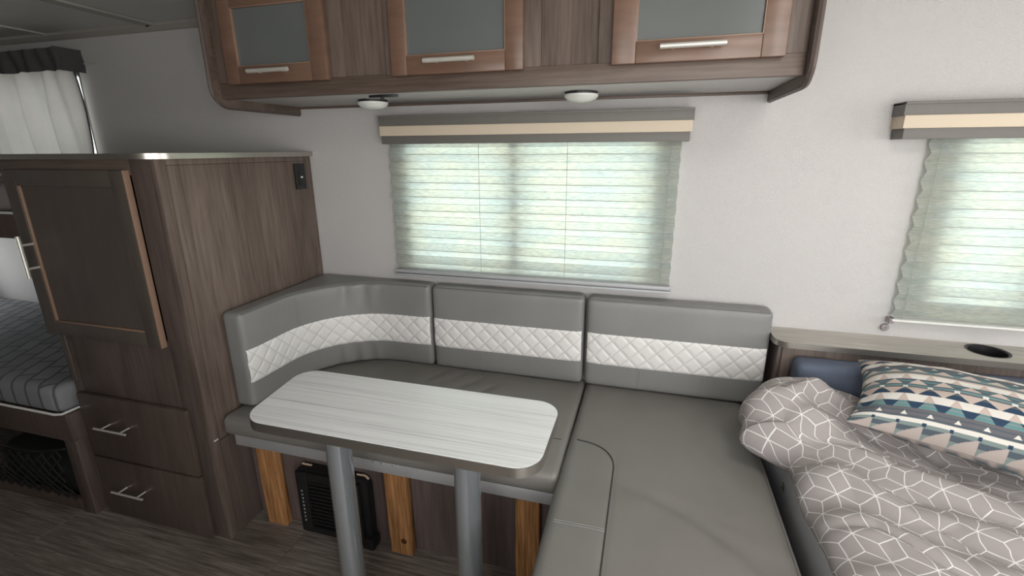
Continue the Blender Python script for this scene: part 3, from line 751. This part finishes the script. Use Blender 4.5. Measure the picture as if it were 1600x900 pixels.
def heater_grille():
    t = thing('vent_grille', 'black slotted plastic vent grille leaning on the bench panel', 'vent', (-1.0, 1.2, 0))
    x0, x1, z0, z1 = -1.140, -.855, .012, .276; y0, y1 = 1.168, 1.218
    out = rrect(x0, x1, z0, z1, (.030, .018, .01, .01), 6)
    obj('body', prism(out, 'Y', y0+.016, y1, bev=.003), 'black', t)
    obj('border', boxes((x0+.004, x0+.050, y0+.002, y0+.018, z0+.004, z1-.006), (x1-.055, x1-.022, y0-.004, y0+.018, z0+.0, z1-.012), (x0+.050, x1-.055, y0+.002, y0+.018, z1-.040, z1-.006), (x0+.050, x1-.055, y0+.002, y0+.018, z0+.004, z0+.03), bev=.004), 'black', t)
    for k in range(12):
        z = z0+.042+k*.0155
        o = obj('slat', box(x0+.052, x1-.057, y0+.004, y0+.016, z, z+.008, .001), 'black', t)
        if k < 9: obj('rivet', box(x0+.024, x0+.028, y0, y0+.004, z+.012, z+.018), 'grey_pl', t)
    obj('foot', box(x1-.03, x1+.014, y0-.004, y1-.004, .002, .045, .006), 'black', t)
    for a, b in ((x0+.012, x0+.050), (x1-.05, x1-.006)):
        obj('torn_edge', tube([(a+(b-a)*k/6, y1-.012, z1+.001+.004*noise.noise(Vector((k*.9, a, 0)))-(.012 if (k == 6 and a > -1) else 0)) for k in range(7)], .0035, 6), 'foam', t)
heater_grille()
def table():
    t = thing('dinette_table', 'white streaked laminate table on two grey metal tube legs', 'table', (-.572, .968, 0))
    x0, x1, y0, y1, z0, z1 = -.962, -.184, .824, 1.112, .684, .710
    ol = rrect(x0, x1, y0, y1, .062, 12); sh = [(x+(.018*(y-.968)/.144*-1 if x < -.57 else 0), y) for x, y in ol]
    top = obj('table_top', prism(sh, 'Z', z0+.0015, z1, bev=.001), 'table', t)
    bm = B(); n = len(sh); c = Vector((-.572, .968, 0))
    lo, hi = [], []
    for x, y in sh:
        d = (Vector((x, y, 0))-c).normalized()*.0016; lo.append(bm.verts.new((x+d.x, y+d.y, z0))); hi.append(bm.verts.new((x+d.x, y+d.y, z1-.0008)))
    for k in range(n): bm.faces.new((lo[k], lo[(k+1) % n], hi[(k+1) % n], hi[k]))
    obj('edge_band', bm, 'edge_metal', top)
    for x in (-.772, -.396):
        lg = obj('leg', lathe((x, .962, 0), [(.033, .004), (.0335, .02), (.0335, .60), (.0325, .683)], 36), 'leg_metal', t)
        obj('floor_socket', lathe((x, .962, .0005), [(.075, 0), (.072, .004), (.045, .010), (.036, .014)], 32), 'chrome', lg)
table()

# ------------------------------------------------------------------ bed corner
def shelf():
    t = thing('bed_shelf', 'wood-look shelf ledge with rounded end behind the bed', 'shelf', (1.4, 1.68, 0))
    obj('left_end_panel', box(.440, .452, 1.632, D-.001, 0, .736, .001), 'wood_front', t)
    obj('front_panel', box(.452, XR-.003, 1.626, 1.640, 0, .736, .001), 'wood_side', t)
    top = obj('shelf_top', shelf_top_bm(), 'lamtop', t)
    out = rrect(.424, XR-.002, 1.602, D-.001, (0, 0, .045, 0), 12); bm = B()
    seq = [p for p in out if not p[0] > 2.5]; seq = seq+[(XR-.002, 1.602)]
    seq = [(x, y) for x, y in seq if not (y > D-.002 and x > .5)]
    for (ax, ay), (bx, by) in zip(seq, seq[1:]):
        bm.faces.new([bm.verts.new(p) for p in ((ax-.001, ay-.001, .7365), (bx-.001, by-.001, .7365), (bx-.001, by-.001, .7545), (ax-.001, ay-.001, .7545))])
    bmesh.ops.remove_doubles(bm, verts=bm.verts, dist=1e-5)
    obj('edge_band', bm, 'edge_metal', top)
    cup = obj('cup_holder', lathe((1.022, 1.686, .665), [(.030, 0), (.044, .001), (.046, .088), (.050, .0905), (.053, .091), (.053, .0895), (.0525, .089)], 36), 'black', t, label='black round cup holder')
    # open the well
    me = cup.data; b = bmesh.new(); b.from_mesh(me); fs = [f for f in b.faces if len(f.verts) > 8]
    top_f = max(fs, key=lambda f: f.calc_center_median().z); bmesh.ops.delete(b, geom=[top_f], context='FACES'); b.to_mesh(me); b.free()
def shelf_top_bm():
    # slab with a round hole for the cup holder
    b = B(); cx, cy, r, n = 1.022, 1.686, .050, 32
    out = rrect(.425, XR-.003, 1.603, D-.001, (0, 0, .045, 0), 12)
    hx0, hx1 = cx-.062, cx+.062; y0, y1 = 1.603, D-.001
    def slab(poly):
        join(b, prism(poly, 'Z', .737, .7545))
    left = [p for p in out if p[0] < .6]
    # left piece
    pts = [(hx0, y1)]+[(.425, y1)]+[p for p in left if p[1] < y1-.01]+[(hx0, y0)]
    slab(pts); slab([(XR-.003, y1), (hx1, y1), (hx1, y0), (XR-.003, y0)])
    ring = [(cx+r*math.cos(2*PI*k/n), cy+r*math.sin(2*PI*k/n)) for k in range(n)]
    def sq(k):
        a = 2*PI*k/n; ux, uy = math.cos(a), math.sin(a); ts = []
        if ux > 1e-6: ts.append((hx1-cx)/ux)
        if ux < -1e-6: ts.append((hx0-cx)/ux)
        if uy > 1e-6: ts.append((y1-cy)/uy)
        if uy < -1e-6: ts.append((y0-cy)/uy)
        q = min(ts); return (cx+ux*q, cy+uy*q)
    S = [sq(k) for k in range(n)]
    for z, flip in ((.7545, 0), (.737, 1)):
        for k in range(n):
            b.faces.new([b.verts.new((*p, z)) for p in (ring[k], S[k], S[(k+1) % n], ring[(k+1) % n])])
    for sxy in ((hx0, y0), (hx0, y1), (hx1, y0), (hx1, y1)):
        k = max(range(n), key=lambda k: math.cos(2*PI*(k+.5)/n-math.atan2(sxy[1]-cy, sxy[0]-cx)))
        b.faces.new([b.verts.new((*p, .7545)) for p in (S[k], sxy, S[(k+1) % n])])
    for yy in (y0, y1):
        b.faces.new([b.verts.new(p) for p in ((hx0, yy, .737), (hx1, yy, .737), (hx1, yy, .7545), (hx0, yy, .7545))])
    bmesh.ops.remove_doubles(b, verts=b.verts, dist=1e-5)
    return b
shelf()
def bed():
    t = thing('bed_mattress', 'grey fabric mattress of the bed beside the chaise', 'mattress', (1.2, .9, .30))
    def fn(p):
        q = Vector((.419+p.x, .30+p.y, .302+p.z)); q.x += .006*noise.noise(q*5) if p.x < .1 else 0; return q
    obj('mattress_body', rbox(1.48, 1.315, .254, .035, (30, 30, 6), fn), 'mat_side', t)
    b = thing('trailer_bed', 'dark wood frame under the bed mattress', 'bed', (1.2, .9, 0))
    obj('side_panel', box(.392, .410, .32, 1.622, 0, .300, .002), 'wood_front', b)
    obj('top_board', box(.412, 1.9, .32, 1.622, .284, .300), 'wood_x', b)
    obj('trim_lip', box(.380, .391, .33, 1.60, .30, .425, .003), 'bench_panel', b)
    l = obj('dry_leaf', prism([(1.268, .440), (1.278, .452), (1.292, .456), (1.284, .446), (1.296, .440), (1.282, .438)], 'X', .4125, .4145), 'leaf'); tag(l, 'small dark green leaf stuck on the mattress side', 'leaf')
    u = thing('blue_cushion', 'blue-grey bolster behind the duvet against the bed shelf', 'cushion', (.8, 1.58, .56))
    obj('cushion_body', rbox(.95, .085, .15, .022, (16, 4, 6), lambda p: Vector((.478+p.x, 1.535+p.y, .562+p.z))), 'blue', u)
bed()
def duvet():
    NU, NV = 190, 190; ya, yb = .34, 1.545
    def top(x, y):
        z = .590
        # the bunched-up roll at the head end near the chaise
        z += .105*math.exp(-(((x-.50)/.16)**2+((y-1.46)/.11)**2))
        z += .050*math.exp(-(((x-.40)/.09)**2+((y-1.37)/.09)**2))
        z += .020*math.exp(-(((x-.75)/.16)**2+((y-1.40)/.10)**2))
        # long folds falling from upper left to lower right
        for k, (ox, oy, an, L, w, h) in enumerate(((.55, 1.27, -.42, .30, .030, .034), (.50, 1.16, -.75, .26, .028, .028), (.72, 1.06, -.55, .30, .035, .030), (.56, .95, -1.0, .25, .026, .024), (.80, .88, -.45, .35, .030, .026), (.46, 1.30, .35, .10, .018, .020), (.45, 1.40, .75, .10, .015, .018), (.56, 1.42, -.25, .16, .020, .022), (.95, 1.05, -.3, .30, .03, .022), (.62, .74, -.8, .3, .03, .02))):
            ca, sa = math.cos(an), math.sin(an); l = (x-ox)*ca+(y-oy)*sa; d = -(x-ox)*sa+(y-oy)*ca+.02*math.sin(l*9+k)
            h *= .75; w *= 1.25; z += h*math.exp(-(d/w)**2)*math.exp(-(l/L)**2)-.4*h*math.exp(-((d+w*1.9)/w)**2)*math.exp(-(l/L)**2)
        ca, sa = math.cos(-.5), math.sin(-.5); l, d = x*ca+y*sa, -x*sa+y*ca
        z += .010*noise.noise(Vector((l*2.5, d*7, 2)))+.004*noise.noise(Vector((l*6, d*17, 4)))
        for fx, fy, am, sd in ((1.8, 6.5, .016, 11), (3.2, 11, .010, 23)):
            rg = 1-abs(noise.noise(Vector((l*fx+.3*math.sin(d*5), d*fy, sd)))); z -= am*rg**7
        return z
    def edge(y):  # left hem
        e = .405+.008*math.sin(y*9+.6)+.003*math.sin(y*27)
        return e-.106*sm(1.235, 1.30, y)*(1-.75*sm(1.40, 1.53, y))
    def low(y): return .492+.008*math.sin(y*17)+.03*sm(1.22, 1.30, y)
    bm = B(); uvl = bm.loops.layers.uv.new('UVMap'); V = []; UV = {}
    for j in range(NV+1):
        y = ya+(yb-ya)*j/NV; e, lo = edge(y), low(y); row = []; s = 0; prev = None
        head = sm(1.545, 1.49, y)
        for i in range(NU+1):
            f = i/NU
            if f < .16:
                a = f/.16; zt = top(e+.10, y); hgt = (zt-lo)
                ang = -1.1+a*(1.1+PI/2)
                x = e+.10-.10*math.cos(ang) ; z = lo+hgt*(.42+.58*math.sin(ang)) if ang > 0 else lo+hgt*.42+hgt*.42*math.sin(ang)/math.sin(1.1)
                n_ = .006*noise.noise(Vector((x*9, y*10, 7)))+.006*math.sin(y*60+z*25)*sm(1.22, 1.30, y)
                x += n_*(1-a*.6)
            else:
                a = (f-.16)/.84; x = e+.10+(1.86-e-.10)*a**1.25; z = top(x, y)
            z = .562+(z-.562)*head if z > .562 else z
            p = Vector((x, y+.012*noise.noise(Vector((x*6, y*3, 9)))*(1 if j in (0, NV) else 1), z))
            if prev is not None: s += (p-prev).length
            prev = p; row.append(bm.verts.new(p)); UV[row[-1]] = (s+e, y*1.0+.35*(z-.6))
        V.append(row)
    for j in range(NV):
        for i in range(NU):
            f = bm.faces.new((V[j][i], V[j][i+1], V[j+1][i+1], V[j+1][i]))
            for lp in f.loops: lp[uvl].uv = UV[lp.vert]
    o = obj('duvet', bm, 'duvet'); tag(o, 'crumpled taupe duvet printed with white cube outlines on the bed', 'duvet')
    sd = o.modifiers.new('thickness', 'SOLIDIFY'); sd.thickness = .012; sd.offset = -1
duvet()
PC = dict(slate=(.085, .105, .125), navy=(.030, .055, .095), teal=(.115, .235, .245), beige=(.50, .405, .36), white=(.66, .63, .58), grey=(.13, .125, .135), green=(.20, .245, .235), sand=(.42, .36, .33))
def print_colour(u, v):
    """cushion print; u lengthwise 0..1, v across 0 (front edge) .. 1"""
    N = 12.0
    rows = ((0.0, 0.0466, 'tri_sand'), (0.0466, 0.0881, 'whiteband'), (0.0881, 0.171, 'dots'), (0.171, 0.2332, 'tealrow'), (0.2332, 0.3109, 'hexrow'), (0.3109, 0.399, 'invtri'), (0.399, 0.4508, 'strip'), (0.4508, 0.513, 'uptri'), (0.513, 0.5803, 'hexrow'), (0.5803, 0.6321, 'plain'), (0.6321, 0.6891, 'uptri'), (0.6891, 0.7513, 'dots'), (0.7513, 0.8135, 'hexrow'), (0.8135, 0.8756, 'invtri'), (0.8756, 0.9275, 'plain'), (0.9275, 1.01, 'plain2'))
    for a, b, k in rows:
        if a <= v < b: break
    w = (v-a)/(b-a); x = u*N; fx = x-math.floor(x); c = abs(fx-.5)*2  # c: 0 in the middle, 1 at the joints
    st = int(v*75) % 3
    if k == 'tri_sand': return PC['sand'] if fx > w*.9+.06 else (PC['slate'] if st else PC['green'])
    if k == 'whiteband': return PC['navy'] if (c > .86 and w < .5) else (PC['white'] if w > .35 else PC['green'])
    if k == 'dots': return PC['white'] if (.25 < w < .62 and abs(((x+.35) % 1)-.5) < .13*(.62-w)/.37) else (PC['grey'] if st != 1 else PC['slate'])
    if k == 'tealrow': return PC['navy'] if c < .25+.45*w else (PC['teal'] if st else PC['green'])
    if k == 'hexrow': return PC['beige'] if c > .52+.42*w else PC['white']
    if k == 'invtri': return PC['beige'] if c < .08+.9*w else (PC['navy'] if w < .62 else PC['slate'])
    if k == 'strip': return PC['white'] if (c > .8 and w < .6) else (PC['slate'], PC['green'], PC['teal'])[st]
    if k == 'uptri': return PC['beige'] if c < .8*(1-w) else (PC['slate'] if st else PC['teal'])
    if k == 'plain': return (PC['beige'], PC['slate'], PC['green'])[int(w*3) % 3]
    return (PC['slate'], PC['beige'], PC['grey'], PC['teal'])[int(w*4) % 4]
def pillow(c, along, across, L, Wd, T, label, du=0.0, NU=520, NV=320):
    a = Vector(along).normalized(); n = a.cross(Vector(across)).normalized(); b = n.cross(a)
    if n.z < 0: n = -n
    bm = B(); cl = bm.verts.layers.float_color.new('print')
    def prof(p, q): return (max(0, 1-abs(p)**2.6)*max(0, 1-abs(q)**2.6))**.55
    for side in (1, -1):
        nu, nv = (NU, NV) if side > 0 else (46, 34); V = []
        for i in range(nu+1):
            row = []
            for j in range(nv+1):
                p, q = 2*i/nu-1, 2*j/nv-1
                pin = 1-.075*(1-abs(q)**2)*abs(p)**3; qin = 1-.075*(1-abs(p)**2)*abs(q)**3
                h = prof(p, q)*T/2
                wr_ = .004*noise.noise(Vector((p*4, q*4, side+du)))*min(1, h*30)+.006*noise.noise(Vector((p*9, q*2.5, 3)))*sm(.5, 1, abs(p))*min(1, h*40)
                v = bm.verts.new(Vector(c)+a*(p*pin*L/2)+b*(q*qin*Wd/2)+n*(side*(h+wr_)*(1 if side > 0 else .65)))
                v[cl] = (*print_colour((p+1)/2+du, (q+1)/2), 1); row.append(v)
            V.append(row)
        for i in range(nu):
            for j in range(nv): bm.faces.new((V[i][j], V[i+1][j], V[i+1][j+1], V[i][j+1]))
    o = obj('throw_pillow', bm, 'pillow'); tag(o, label, 'pillow', 'patterned pillows on the bed')
    return o
pillow((.862, 1.312, .695), (.925, -.36, -.03), (.0, .9, .28), .60, .27, .19, 'teal and beige triangle print pillow lying on the duvet')
pillow((1.37, 1.36, .66), (.95, -.25, .0), (.15, .85, .25), .50, .28, .14, 'darker patterned pillow half hidden behind the larger printed pillow', .3, 120, 90)
